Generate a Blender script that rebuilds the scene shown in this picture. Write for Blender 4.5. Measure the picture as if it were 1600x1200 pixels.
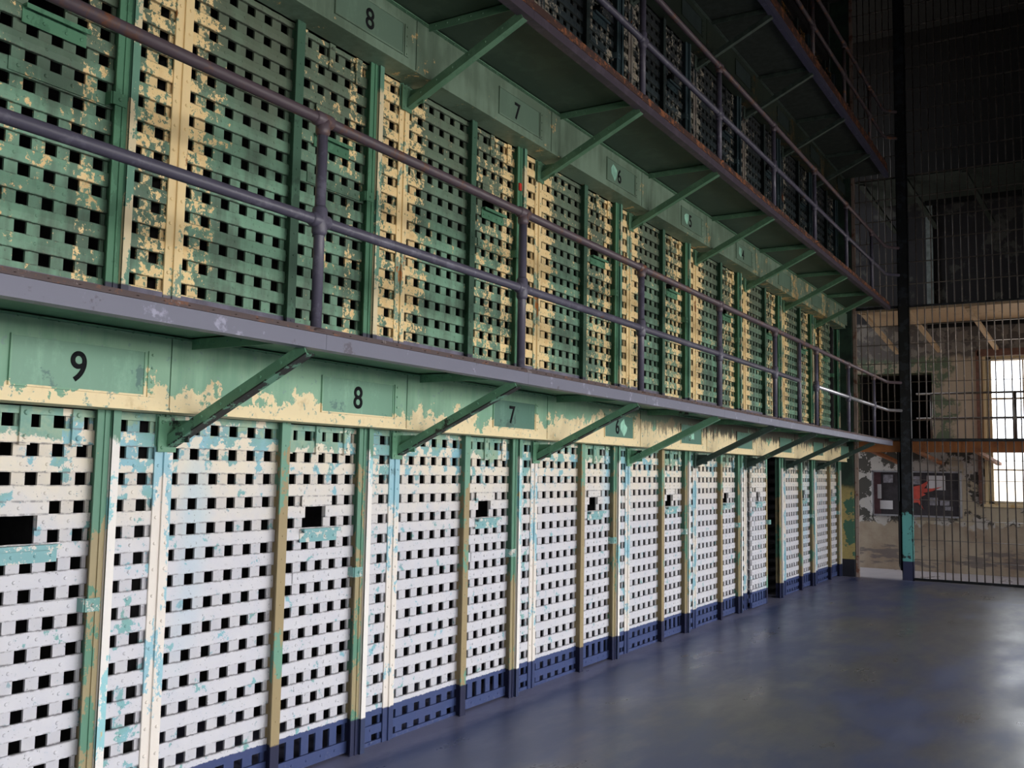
import bpy, math, random
from mathutils import Vector, Matrix
random.seed(7)
S = bpy.context.scene
COL = S.collection
for o in list(bpy.data.objects):
    bpy.data.objects.remove(o)

# ------------------------------------------------------------------ camera, light, exposure
P, Y0, H = 1.702, 2.984, 2.165            # bay pitch, first bracket, tier height
NB = range(-1, 8)                         # bays in view
CAMX = 3.666
F, YAW, PITCH, ROLL = 1517.86, 0.54376, 0.08862, 0.01751
cy, sy, cp, sp = math.cos(YAW), math.sin(YAW), math.cos(PITCH), math.sin(PITCH)
f = Vector((-sy * cp, cy * cp, sp)); r = Vector((cy, sy, 0)); u = r.cross(f)
c_, s_ = math.cos(ROLL), math.sin(ROLL)
r2, u2 = c_ * r + s_ * u, -s_ * r + c_ * u
cam = bpy.data.cameras.new('camera'); camo = bpy.data.objects.new('camera', cam); COL.objects.link(camo)
m = Matrix((r2, u2, -f)).transposed().to_4x4(); m.translation = Vector((CAMX, 0, 1.6))
camo.matrix_world = m
cam.sensor_fit = 'HORIZONTAL'; cam.sensor_width = 36; cam.lens = F / 1600 * 36; cam.clip_end = 200
S.camera = camo
S.view_settings.view_transform = 'Standard'; S.view_settings.look = 'None'
S.view_settings.exposure = 0.0; S.view_settings.gamma = 1; S.view_settings.use_curve_mapping = False

W = bpy.data.worlds.new('sky'); S.world = W; W.use_nodes = True
wn = W.node_tree; wn.nodes.clear()
wo = wn.nodes.new('ShaderNodeOutputWorld'); wb = wn.nodes.new('ShaderNodeBackground')
wt = wn.nodes.new('ShaderNodeTexCoord'); wx = wn.nodes.new('ShaderNodeSeparateXYZ'); wr = wn.nodes.new('ShaderNodeValToRGB')
wn.links.new(wt.outputs['Generated'], wx.inputs[0]); wn.links.new(wx.outputs[2], wr.inputs[0])
wr.color_ramp.elements[0].position = 0.0; wr.color_ramp.elements[0].color = (.42, .38, .33, 1)
wr.color_ramp.elements[1].position = .06; wr.color_ramp.elements[1].color = (.86, .92, 1, 1)
wn.links.new(wr.outputs[0], wb.inputs[0]); wb.inputs[1].default_value = 5.0
wn.links.new(wb.outputs[0], wo.inputs[0])

RW = 8.2                                   # right wall
WIN_Y = [-3.6, -1.0, 1.6, 4.2, 6.8, 9.4, 12.0, 14.6]
WZ0, WZ1, WW = .75, 3.6, 1.5
for i, y in enumerate(WIN_Y):
    L = bpy.data.lights.new('daylight', 'AREA'); L.shape = 'RECTANGLE'; L.size = WW; L.size_y = WZ1 - WZ0
    L.energy = 182; L.color = (1.0, .975, .94); L.spread = math.radians(118)
    lo = bpy.data.objects.new('daylight', L); COL.objects.link(lo)
    lo.location = (RW + .45, y, (WZ0 + WZ1) / 2 + .1)
    d = Vector((-1, 0, -.50)); lo.rotation_euler = d.to_track_quat('-Z', 'Y').to_euler()
    lo.rotation_euler = d.to_track_quat('-Z', 'Z').to_euler()

# ------------------------------------------------------------------ helpers
class MB:
    def __init__(s): s.v = []; s.f = []
    def box(s, x0, x1, y0, y1, z0, z1):
        n = len(s.v)
        s.v += [(x0,y0,z0),(x1,y0,z0),(x1,y1,z0),(x0,y1,z0),(x0,y0,z1),(x1,y0,z1),(x1,y1,z1),(x0,y1,z1)]
        s.f += [tuple(n + i for i in q) for q in ((0,3,2,1),(4,5,6,7),(0,1,5,4),(1,2,6,5),(2,3,7,6),(3,0,4,7))]
        return s
    def obox(s, a, b, side, up, w, h):
        """bar from a to b; side/up unit vectors, widths w,h"""
        a, b, side, up = map(Vector, (a, b, side, up)); n = len(s.v)
        for p in (a, b):
            for i, j in ((-1,-1),(1,-1),(1,1),(-1,1)): s.v.append(tuple(p + side * i * w / 2 + up * j * h / 2))
        s.f += [tuple(n + i for i in q) for q in ((0,1,2,3),(7,6,5,4),(0,4,5,1),(1,5,6,2),(2,6,7,3),(3,7,4,0))]
        return s
    def tube(s, pts, r, seg=12, caps=True):
        pts = [Vector(p) for p in pts]; n0 = len(s.v)
        for i, p in enumerate(pts):
            d = ((pts[min(i+1, len(pts)-1)] - p).normalized() + (p - pts[max(i-1, 0)]).normalized())
            d = d.normalized() if d.length > 1e-6 else Vector((0,0,1))
            q = Vector((0,0,1)) if abs(d.z) < .9 else Vector((1,0,0))
            a = d.cross(q).normalized(); b = d.cross(a).normalized()
            rr = r[i] if isinstance(r, (list, tuple)) else r
            for k in range(seg):
                t = 2 * math.pi * k / seg; s.v.append(tuple(p + a * math.cos(t) * rr + b * math.sin(t) * rr))
        for i in range(len(pts) - 1):
            for k in range(seg):
                a0 = n0 + i * seg + k; a1 = n0 + i * seg + (k + 1) % seg
                s.f.append((a0, a1, a1 + seg, a0 + seg))
        if caps:
            s.f.append(tuple(n0 + k for k in range(seg))[::-1]); e = n0 + (len(pts)-1) * seg
            s.f.append(tuple(e + k for k in range(seg)))
        return s
    def rivet(s, c, nrm, r=.009, h=.006, seg=7):
        c, nrm = Vector(c), Vector(nrm); q = Vector((0,0,1)) if abs(nrm.z) < .9 else Vector((1,0,0))
        a = nrm.cross(q).normalized(); b = nrm.cross(a); n = len(s.v)
        for rr, hh in ((1, 0), (.72, .75)):
            for k in range(seg):
                t = 2 * math.pi * k / seg; s.v.append(tuple(c + (a*math.cos(t) + b*math.sin(t)) * r*rr + nrm*h*hh))
        s.v.append(tuple(c + nrm * h))
        for k in range(seg):
            k1 = (k + 1) % seg
            s.f.append((n+k, n+k1, n+seg+k1, n+seg+k)); s.f.append((n+seg+k, n+seg+k1, n+2*seg))
        return s
    def mesh(s, name, mat=None):
        me = bpy.data.meshes.new(name); me.from_pydata(s.v, [], s.f); me.update()
        import bmesh
        bm = bmesh.new(); bm.from_mesh(me); bmesh.ops.recalc_face_normals(bm, faces=bm.faces); bm.to_mesh(me); bm.free()
        if mat: me.materials.append(mat)
        return me
    def build(s, name, mat, parent=None, bevel=0, smooth=False):
        o = bpy.data.objects.new(name, s.mesh(name, mat)); COL.objects.link(o)
        if parent: o.parent = parent
        if smooth: o.data.shade_smooth()
        if bevel:
            b = o.modifiers.new('bevel', 'BEVEL'); b.width = bevel; b.segments = 2; b.limit_method = 'ANGLE'
        return o
def tag(o, label, cat, group=None):
    o['label'] = label; o['category'] = cat
    if group: o['group'] = group
    return o
def thing(name, label, cat, loc=(0,0,0), group=None):
    o = bpy.data.objects.new(name, None); COL.objects.link(o); o.location = loc; o.empty_display_size = .1
    return tag(o, label, cat, group)
def struct(o): o['kind'] = 'structure'; return o
def inst(name, me, mat, parent, loc=(0,0,0)):
    """object sharing mesh data, with its own material"""
    o = bpy.data.objects.new(name, me); COL.objects.link(o); o.parent = parent; o.location = loc
    if len(me.materials) == 0: me.materials.append(None)
    o.material_slots[0].link = 'OBJECT'; o.material_slots[0].material = mat
    return o

# ------------------------------------------------------------------ materials
class G:
    def crevice(g, col, fine, amt, dirt):
        ph = g.m_('FRACT', g.mul(g.sub(g.sub(g.m_('MODULO', g.Z, H), 1.7915), -11.62), 1 / .1162))
        d1 = g.m_('ABSOLUTE', g.sub(ph, .5525)); e0 = g.m_('MINIMUM', ph, g.sub(1.0, ph)); e = g.m_('MINIMUM', d1, e0)
        ln = g.mul(g.sm(e, .012, .06, 1, 0), g.sm(fine, .36, .60))
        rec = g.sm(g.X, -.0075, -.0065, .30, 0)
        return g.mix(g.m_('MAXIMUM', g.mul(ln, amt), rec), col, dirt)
    def __init__(s, name):
        s.m = bpy.data.materials.new(name); s.m.use_nodes = True; s.t = s.m.node_tree; s.t.nodes.clear()
        s.o = s.n('ShaderNodeOutputMaterial'); s.b = s.n('ShaderNodeBsdfPrincipled')
        s.l(s.b.outputs[0], s.o.inputs[0])
        s.geo = s.n('ShaderNodeNewGeometry'); x = s.n('ShaderNodeSeparateXYZ'); s.l(s.geo.outputs['Position'], x.inputs[0])
        s.X, s.Y, s.Z = x.outputs; s.pos = s.geo.outputs['Position']
    def n(s, t): return s.t.nodes.new(t)
    def l(s, a, b): s.t.links.new(a, b)
    def put(s, sock, v):
        if isinstance(v, (int, float)): sock.default_value = v
        elif isinstance(v, tuple): sock.default_value = v if len(v) == 4 or sock.type == 'VECTOR' else (*v, 1)
        else: s.l(v, sock)
    def m_(s, op, a, b=0.0, c=None):
        n = s.n('ShaderNodeMath'); n.operation = op; s.put(n.inputs[0], a); s.put(n.inputs[1], b)
        if c is not None: s.put(n.inputs[2], c)
        return n.outputs[0]
    def add(s, a, b): return s.m_('ADD', a, b)
    def sub(s, a, b): return s.m_('SUBTRACT', a, b)
    def mul(s, a, b): return s.m_('MULTIPLY', a, b)
    def sm(s, x, a, b, lo=0.0, hi=1.0):
        n = s.n('ShaderNodeMapRange'); n.interpolation_type = 'SMOOTHSTEP'
        s.put(n.inputs[0], x); s.put(n.inputs[1], a); s.put(n.inputs[2], b); s.put(n.inputs[3], lo); s.put(n.inputs[4], hi)
        return n.outputs[0]
    def noise(s, sc, det=6, ro=.55, stretch=None, off=0, dist=0):
        n = s.n('ShaderNodeTexNoise'); n.inputs['Scale'].default_value = sc; n.inputs['Detail'].default_value = det
        n.inputs['Roughness'].default_value = ro; n.inputs['Distortion'].default_value = dist
        mp = s.n('ShaderNodeMapping'); s.l(s.pos, mp.inputs[0]); mp.inputs['Scale'].default_value = stretch or (1,1,1)
        mp.inputs['Location'].default_value = (off, off * 1.7, off * .6); s.l(mp.outputs[0], n.inputs['Vector'])
        return n.outputs[0]
    def mix(s, fac, a, b):
        n = s.n('ShaderNodeMix'); n.data_type = 'RGBA'; s.put(n.inputs[0], fac); s.put(n.inputs[6], a); s.put(n.inputs[7], b)
        return n.outputs[2]
    def bayu(s, shift=.3):
        return s.sub(s.m_('FRACT', s.add(s.mul(s.sub(s.Y, Y0), 1 / P), shift)), shift)   # -.3 .. .7 around the bracket strap
    def done(s, col, rough=.6, metal=0.0, bump=None, bs=.3, bd=.004, spec=.4):
        s.put(s.b.inputs['Base Color'], col); s.put(s.b.inputs['Roughness'], rough); s.put(s.b.inputs['Metallic'], metal)
        s.b.inputs['Specular IOR Level'].default_value = spec
        if bump is not None:
            n = s.n('ShaderNodeBump'); n.inputs['Strength'].default_value = bs; n.inputs['Distance'].default_value = bd
            s.put(n.inputs['Height'], bump); s.l(n.outputs[0], s.b.inputs['Normal'])
        return s.m

WHITE = (.61, .60, .635); CREAM = (.78, .62, .36); GREEN = (.17, .36, .26); GREEND = (.09, .19, .14)
TEAL = (.18, .44, .48); TAN = (.33, .255, .135); BLUE = (.040, .062, .165); PURP = (.14, .135, .22)

def mat_ground_lattice():
    g = G('white paint over teal'); Z = g.Z
    big = g.noise(3.1, 9, .6); fine = g.noise(38, 5, .6); mid = g.noise(9, 8, .62, off=4)
    white = g.mix(g.sm(g.add(Z, g.mul(big, .5)), 1.35, 2.0), WHITE, (.76, .68, .54))
    white = g.mix(g.sm(mid, .35, .75, 0, .30), white, (.46, .48, .60))
    u = g.bayu()
    near = g.sm(g.m_('ABSOLUTE', g.add(u, .07)), .02, .16, .07, 0)
    top = g.sm(Z, 1.40, 1.85, 0, .19)
    v = g.add(g.add(mid, g.mul(g.sub(fine, .5), .30)), g.add(near, top))
    teal = g.mix(g.sm(big, .4, .62), (.24, .47, .55), (.20, .40, .38))
    col = g.mix(g.sm(v, .635, .655), white, teal)
    # a few bays carry pale blue repaint
    bayn = g.noise(.9, 2, .5, stretch=(0, 1, .35), off=11)
    col = g.mix(g.mul(g.sm(bayn, .60, .68), .55), col, (.34, .58, .70))
    spots = g.noise(75, 3, .6, off=2)
    col = g.mix(g.mul(g.sm(spots, .66, .70), .8), col, (.14, .16, .17))
    col = g.crevice(col, fine, .75, (.17, .16, .17))
    fl = g.noise(20, 8, .75, off=31)
    col = g.mix(g.mul(g.sm(g.add(fl, g.mul(mid, .25)), .755, .77), .8), col, (.20, .33, .38))
    grn = g.mix(g.sm(mid, .4, .65), (.17, .34, .28), (.30, .42, .30))
    lim = g.sm(u, .44, .46, 0, .10)
    col = g.mix(g.sm(g.add(g.add(Z, lim), g.mul(g.sub(mid, .5), .45)), 1.775, 1.80), col, grn)
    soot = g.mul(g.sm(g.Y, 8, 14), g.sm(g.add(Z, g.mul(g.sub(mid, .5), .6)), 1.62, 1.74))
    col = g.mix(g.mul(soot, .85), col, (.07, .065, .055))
    kick = g.mix(g.sm(big, .35, .7), BLUE, (.045, .062, .16))
    kick = g.mix(g.sm(g.sub(fine, g.mul(Z, .8)), .55, .68), kick, (.10, .11, .19))
    col = g.mix(g.sm(g.add(Z, g.mul(g.sub(fine, .5), .02)), .198, .203), kick, col)
    return g.done(col, .5, 0, v, .35, .003)

def mat_upper_lattice(name, green, greend, cream, thr, strap, door, dirt):
    g = G(name)
    big = g.noise(2.6, 8, .6, off=3); mid = g.noise(9.5, 12, .74, stretch=(1, 1, .75), off=8); fine = g.noise(40, 6, .7, off=1); st = g.noise(14, 5, .6, stretch=(1,1,.12), off=5)
    u = g.bayu(); far = g.sm(g.Y, 3.5, 6.5, -.03, .05)
    ns = g.sm(g.m_('ABSOLUTE', g.add(u, -.015)), .03, .22, strap, 0)
    ns2 = g.sm(u, -.12, -.02, strap * .4, 0)
    dr = g.sm(u, .44, .47, 0, door); dr2 = g.sm(u, -.30, -.2, door, 0)
    v = g.add(g.add(g.add(g.mul(mid, .72), g.mul(big, .28)), g.mul(g.sub(fine, .5), .55)), g.add(g.add(ns, g.add(dr, dr2)), g.add(far, ns2)))
    base = g.mix(g.sm(g.add(big, g.mul(g.sub(st, .5), .6)), .35, .65), greend, green)
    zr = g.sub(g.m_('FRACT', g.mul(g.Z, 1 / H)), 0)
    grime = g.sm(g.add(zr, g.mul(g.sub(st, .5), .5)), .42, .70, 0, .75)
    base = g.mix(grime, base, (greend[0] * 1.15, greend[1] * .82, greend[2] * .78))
    base = g.mix(g.mul(g.sm(fine, .62, .7), dirt), base, (.05, .06, .05))
    crm = g.mix(g.sm(mid, .5, .75), cream, (cream[0]*.85, cream[1]*.72, cream[2]*.6))
    col = g.mix(g.sm(v, thr, thr + .018), base, crm)
    col = g.crevice(col, fine, .8, (.05, .055, .045))
    dark = g.noise(60, 4, .6, off=9)
    col = g.mix(g.mul(g.sm(dark, .66, .69), .8), col, (.10, .13, .10))
    return g.done(col, .55, 0, v, .4, .003)

def mat_post(name, a, b, kickc, kz, tier=0, thr=.5, rough=.5):
    g = G(name); n = g.noise(5, 9, .62, stretch=(1, 1, .55), off=13); f2 = g.noise(50, 4, .6)
    v = g.add(n, g.mul(g.sub(f2, .5), .12))
    v = g.add(v, g.sm(g.sub(g.Z, tier * H), 1.15, 1.8, 0, .16))
    col = g.mix(g.sm(v, thr, thr + .012), a, b)
    if kickc: col = g.mix(g.sm(g.sub(g.Z, tier * H), kz - .01, kz), kickc, col)
    return g.done(col, rough, 0, v, .3, .002)

def mat_strap(name, a, b, c, kickc, kz, tier, t1, t2):
    g = G(name); n = g.noise(7, 10, .66, stretch=(1, 1, .5), off=21); big = g.noise(1.7, 4, .5, stretch=(1,1,.6), off=6); f2 = g.noise(55, 4, .6)
    v = g.add(g.add(g.mul(n, .6), g.mul(big, .4)), g.mul(g.sub(f2, .5), .15))
    col = g.mix(g.sm(v, t1, t1 + .015), a, b); col = g.mix(g.sm(n, t2, t2 + .03), col, c)
    zr = g.sub(g.Z, tier * H)
    if kickc:
        col = g.mix(g.sm(g.add(zr, g.mul(n, .25)), 1.80, 1.83), col, (.13, .28, .20))
        col = g.mix(g.sm(zr, kz - .01, kz), kickc, col)
    return g.done(col, .5, 0, v, .3, .002)

def mat_fascia(tier):
    g = G('peeling fascia paint'); zr = g.sub(g.Z, tier * H)
    big = g.noise(2.2, 5, .55, off=2 + tier); mid = g.noise(9, 10, .68, off=7); fine = g.noise(45, 5, .65); st = g.noise(20, 5, .6, stretch=(1, 1, .1), off=5)
    if tier == 0:
        gr = g.mix(g.sm(g.add(big, g.mul(g.sub(st, .5), .5)), .35, .65), (.175, .35, .235), (.245, .43, .295))
        # cream shows along the bottom edge near the camera, over nearly the whole board further on
        lim = g.add(g.sm(g.Y, 5.4, 7.4, 1.93, 2.06), g.mul(g.sub(g.add(g.mul(mid, .7), g.mul(big, .3)), .5), .75))
        pk = g.sub(lim, g.add(zr, g.mul(g.sub(fine, .5), .10)))
        crm = g.mix(g.sm(mid, .55, .75), (.80, .66, .40), (.62, .47, .25))
        col = g.mix(g.sm(pk, .0, .010), gr, crm)
        col = g.mix(g.mul(g.sm(g.noise(28, 6, .7, off=3), .60, .63), .9), col, (.20, .33, .28))
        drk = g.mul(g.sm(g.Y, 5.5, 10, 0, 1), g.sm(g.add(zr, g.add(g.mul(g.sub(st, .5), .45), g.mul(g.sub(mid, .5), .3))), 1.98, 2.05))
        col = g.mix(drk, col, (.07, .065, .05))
    else:
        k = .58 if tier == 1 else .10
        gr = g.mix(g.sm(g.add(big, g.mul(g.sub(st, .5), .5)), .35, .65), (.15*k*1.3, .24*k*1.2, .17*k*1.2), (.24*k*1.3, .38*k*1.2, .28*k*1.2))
        u = g.bayu(); near = g.sm(g.m_('ABSOLUTE', g.add(u, .06)), .01, .1, .10, 0)
        v = g.add(g.add(mid, g.mul(g.sub(fine, .5), .4)), g.add(near, g.add(g.sm(g.Y, 9, 14, 0, .12), g.sm(zr, 1.86, 1.9, .04, 0))))
        col = g.mix(g.sm(v, .70, .715), gr, (.72*k*1.4, .52*k*1.4, .25*k*1.4))
        rust = g.sm(g.add(mid, near), .72, .76)
        col = g.mix(g.mul(rust, .6), col, (.20, .08, .03))
    return g.done(col, .5, 0, fine, .15, .002)

def mat_simple(name, col, rough=.6, metal=0, var=.25, sc=12, bs=.15, stretch=None, spec=.4):
    g = G(name); n = g.noise(sc, 6, .6, stretch=stretch)
    c = g.mix(g.sm(n, .3, .7), tuple(x * (1 - var) for x in col), tuple(min(1, x * (1 + var)) for x in col))
    return g.done(c, rough, metal, n, bs, .002, spec)

def mat_two(name, a, b, thr=.55, sc=8, rough=.5, metal=0, wid=.03, stretch=None, c=None, t3=.62):
    g = G(name); n = g.noise(sc, 9, .66, stretch=stretch); f2 = g.noise(sc * 6, 4, .6, off=3)
    v = g.add(n, g.mul(g.sub(f2, .5), .25)); col = g.mix(g.sm(v, thr, thr + wid), a, b)
    if c: col = g.mix(g.sm(g.noise(sc * .6, 8, .7, off=17), t3, t3 + .03), col, c)
    return g.done(col, rough, metal, v, .25, .002)

M = {}
M['lat0'] = mat_ground_lattice()
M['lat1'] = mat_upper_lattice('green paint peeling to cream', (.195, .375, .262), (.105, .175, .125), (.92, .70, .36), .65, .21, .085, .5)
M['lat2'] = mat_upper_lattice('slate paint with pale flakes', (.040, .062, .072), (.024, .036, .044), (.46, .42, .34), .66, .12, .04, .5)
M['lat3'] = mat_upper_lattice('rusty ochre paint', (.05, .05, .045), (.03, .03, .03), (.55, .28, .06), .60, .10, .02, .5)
M['tee0'] = mat_post('tan over green paint', TAN, (.15, .32, .23), (.016, .018, .05), .2, 0, .60)
M['tee1'] = mat_post('dark green paint', (.035, .085, .055), (.055, .13, .085), (.045, .045, .07), .215, 1, .5)
M['tee2'] = mat_post('black green paint', (.02, .03, .03), (.03, .045, .045), None, 0, 2, .5)
M['tee3'] = M['tee2']
M['jamb0'] = mat_post('green over tan paint', (.33, .27, .15), (.11, .25, .17), (.018, .022, .06), .2, 0, .53)
M['jamb1'] = mat_post('mid green paint', (.065, .18, .105), (.09, .235, .14), (.04, .04, .07), .215, 1, .5)
M['jamb2'] = mat_post('blue black paint', (.035, .06, .07), (.05, .085, .10), None, 0, 2, .5)
M['jamb3'] = M['jamb2']
M['ang0'] = mat_strap('pale edge paint', (.80, .76, .72), (.30, .58, .62), (.62, .50, .28), (.03, .042, .10), .2, 0, .55, .66)
M['ang1'] = mat_strap('worn edge paint', (.14, .30, .22), (.75, .64, .42), (.16, .12, .08), (.05, .05, .08), .215, 1, .50, .68)
M['ang2'] = M['jamb2']; M['ang3'] = M['jamb2']
M['strap0'] = mat_strap('white strap paint', (.76, .70, .64), (.30, .52, .60), (.20, .35, .40), (.035, .05, .13), .2, 0, .52, .64)
M['strap1'] = mat_strap('cream strap paint', (.90, .70, .38), (.22, .34, .26), (.42, .17, .05), (.14, .13, .17), .215, 1, .52, .60)
M['strap2'] = mat_strap('pale flaking strap paint', (.30, .27, .24), (.05, .07, .08), (.22, .07, .025), None, 0, 2, .50, .60)
M['strap3'] = M['strap2']
M['tab0'] = mat_two('chipped white on teal', (.16, .33, .30), (.58, .55, .50), .53, 20, .5)
M['shelf0'] = mat_two('teal under white flakes', (.20, .40, .42), (.66, .62, .56), .55, 22, .5)
M['kick'] = mat_simple('purple grey kick paint', (.13, .12, .175), .55, 0, .3, 10)
M['fas0'], M['fas1'], M['fas2'] = mat_fascia(0), mat_fascia(1), mat_fascia(2)
M['plate0'] = mat_two('green plate paint', (.17, .33, .235), (.23, .43, .31), .5, 9, .45, 0, .25, (1, 1, .25), (.10, .20, .17), .60)
M['plate0d'] = mat_two('dark teal plate paint', (.085, .19, .145), (.12, .25, .19), .5, 9, .45, 0, .25, (1, 1, .25), (.05, .11, .09), .60)
M['plate1'] = mat_two('grey green plate paint', (.12, .19, .14), (.15, .24, .175), .5, 9, .45, 0, .25, (1, 1, .25))
M['plate2'] = mat_simple('black green plate paint', (.03, .045, .045), .5)
M['mint'] = mat_simple('mint repaint', (.30, .58, .45), .5)
M['black'] = mat_simple('black enamel', (.010, .011, .013), .8, 0, .2, spec=.15)
M['red'] = mat_simple('red enamel', (.62, .04, .03), .4, 0, .2)
M['edge0'] = mat_two('violet grey edge paint', (.150, .152, .205), (.30, .30, .40), .585, 7, .45, 0, .10, None, (.10, .09, .12), .62)
M['edge1'] = mat_two('dark violet edge paint', (.065, .052, .072), (.09, .072, .098), .5, 7, .5, 0, .1)
M['edge2'] = mat_two('slate violet edge paint', (.07, .07, .12), (.12, .12, .19), .55, 7, .5, 0, .1)
M['lip'] = mat_two('rust brown edge', (.085, .06, .06), (.17, .08, .05), .55, 12, .7, 0, .1, None, (.20, .17, .17), .62)
M['lipd'] = mat_two('rust orange edge', (.06, .03, .025), (.30, .11, .045), .50, 12, .7, 0, .1)
M['deck0'] = mat_two('green deck soffit', (.10, .22, .135), (.12, .26, .16), .5, 3, .5, 0, .1)
M['deck1'] = mat_two('dark green deck soffit', (.040, .068, .048), (.052, .085, .06), .5, 3, .5, 0, .1)
M['deck2'] = mat_simple('blackened deck soffit', (.035, .045, .04), .6)
M['brk0'] = mat_two('green bracket paint', (.11, .26, .16), (.14, .32, .20), .5, 5, .45, 0, .1, None, (.02, .025, .022), .60)
M['brk1'] = mat_two('green bracket enamel', (.10, .21, .13), (.13, .26, .165), .5, 5, .45, 0, .1)
M['brkd'] = mat_two('sooty green bracket paint', (.035, .06, .05), (.07, .15, .10), .58, 5, .45, 0, .1)
M['brk2'] = mat_simple('dull green bracket paint', (.07, .10, .085), .5)
M['brkside'] = mat_two('flaked black and green', (.02, .022, .02), (.14, .33, .22), .54, 12, .5)
M['rail'] = mat_two('violet grey pipe paint', (.085, .08, .115), (.13, .125, .17), .52, 9, .38, 0, .12, None, (.16, .08, .055), .64)
M['railr'] = mat_two('rusting pipe paint', (.10, .075, .09), (.15, .08, .06), .52, 7, .42, 0, .12, None, (.20, .08, .045), .62)
M['raild'] = mat_two('rusty old pipe', (.10, .08, .09), (.26, .11, .05), .54, 9, .5, 0, .1)
M['steel'] = mat_two('worn bar steel', (.16, .14, .13), (.28, .24, .20), .55, 14, .33, .6, .1)
M['gpost'] = None
M['orange'] = mat_two('orange brown timber', (.34, .125, .04), (.22, .075, .03), .5, 5, .6, 0, .2)
M['tanboard'] = mat_two('tan soffit paint', (.50, .38, .25), (.38, .29, .19), .55, 3, .7, 0, .1, None, (.30, .14, .08), .66)
M['alum'] = mat_simple('brushed aluminium', (.55, .55, .60), .35, .8, .1)
M['board'] = mat_simple('black felt board', (.035, .03, .035), .8, 0, .3)
M['maroon'] = mat_simple('maroon felt', (.11, .055, .065), .8, 0, .2)
M['paper'] = mat_simple('white paper', (.55, .53, .55), .7, 0, .06, 4, .05)
M['greypaper'] = mat_simple('grey print', (.22, .21, .24), .7, 0, .35, 22, .05)
M['redprint'] = mat_simple('red print', (.48, .07, .05), .6, 0, .15)
M['frame'] = mat_simple('brown window wood', (.16, .08, .06), .6)
M['tanframe'] = mat_two('cream and ochre window paint', (.62, .50, .30), (.52, .34, .14), .55, 5, .6, 0, .1)

def mat_gpost():
    g = G('gate post paint'); n = g.noise(7, 8, .62); f2 = g.noise(30, 4, .6)
    v = g.add(n, g.mul(g.sub(f2, .5), .2))
    teal = g.mix(g.sm(v, .56, .58), (.13, .40, .38), (.03, .04, .045))
    dark = g.mix(g.sm(v, .5, .6), (.012, .014, .016), (.03, .035, .045))
    col = g.mix(g.sm(g.add(g.Z, g.mul(g.sub(n, .5), .9)), .98, 1.02), teal, dark)
    col = g.mix(g.sm(g.Z, .29, .30), (.03, .035, .08), col)
    return g.done(col, .45, 0, v, .2, .002)
M['gpost'] = mat_gpost()

def mat_pillar():
    g = G('pillar paint'); n = g.noise(3.5, 9, .62); f2 = g.noise(30, 4, .6)
    v = g.add(g.add(n, g.mul(g.sub(f2, .5), .15)), g.sm(g.X, .02, .24, 0, .14))
    yel = g.mix(g.sm(f2, .3, .7), (.38, .30, .11), (.30, .24, .10))
    grn = (.05, .13, .085)
    col = g.mix(g.sm(v, .64, .66), yel, grn)
    up = g.mix(g.sm(n, .4, .6), (.016, .03, .024), (.03, .06, .042))
    col = g.mix(g.sm(g.add(g.Z, g.mul(n, .5)), 1.55, 1.72), col, up)
    col = g.mix(g.sm(g.Z, .275, .28), (.012, .013, .02), col)
    return g.done(col, .5, 0, v, .2, .003)
M['pillar'] = mat_pillar()

def mat_floor():
    g = G('worn blue floor paint')
    big = g.noise(.55, 6, .6, off=2); mid = g.noise(2.2, 8, .62, stretch=(1, .35, 1)); fine = g.noise(60, 4, .6)
    nearwall = g.sm(g.X, .1, 1.9, .20, 0)
    v = g.add(g.add(g.mul(big, .55), g.mul(mid, .45)), nearwall)
    v = g.add(v, g.sm(g.Y, 6, 2, 0, .07))
    col = g.mix(g.sm(v, .42, .68), (.105, .105, .112), (.050, .068, .165))
    col = g.mix(g.mul(g.sm(mid, .52, .7), .4), col, (.13, .14, .19))
    edge = g.sm(g.add(g.X, g.mul(g.sub(mid, .5), .45)), .12, .26, 1, 0)
    col = g.mix(g.mul(edge, .6), col, (.27, .26, .36))
    pale = g.sm(g.Y, 16.1, 16.6)
    col = g.mix(pale, col, (.42, .39, .42))
    col = g.mix(g.mul(g.sm(fine, .6, .75), .35), col, (.05, .05, .06))
    rough = g.sm(mid, .3, .7, .26, .42)
    return g.done(col, rough, 0, g.add(g.mul(mid, .6), g.mul(fine, .1)), .25, .01, .5)
M['floor'] = mat_floor()

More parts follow.
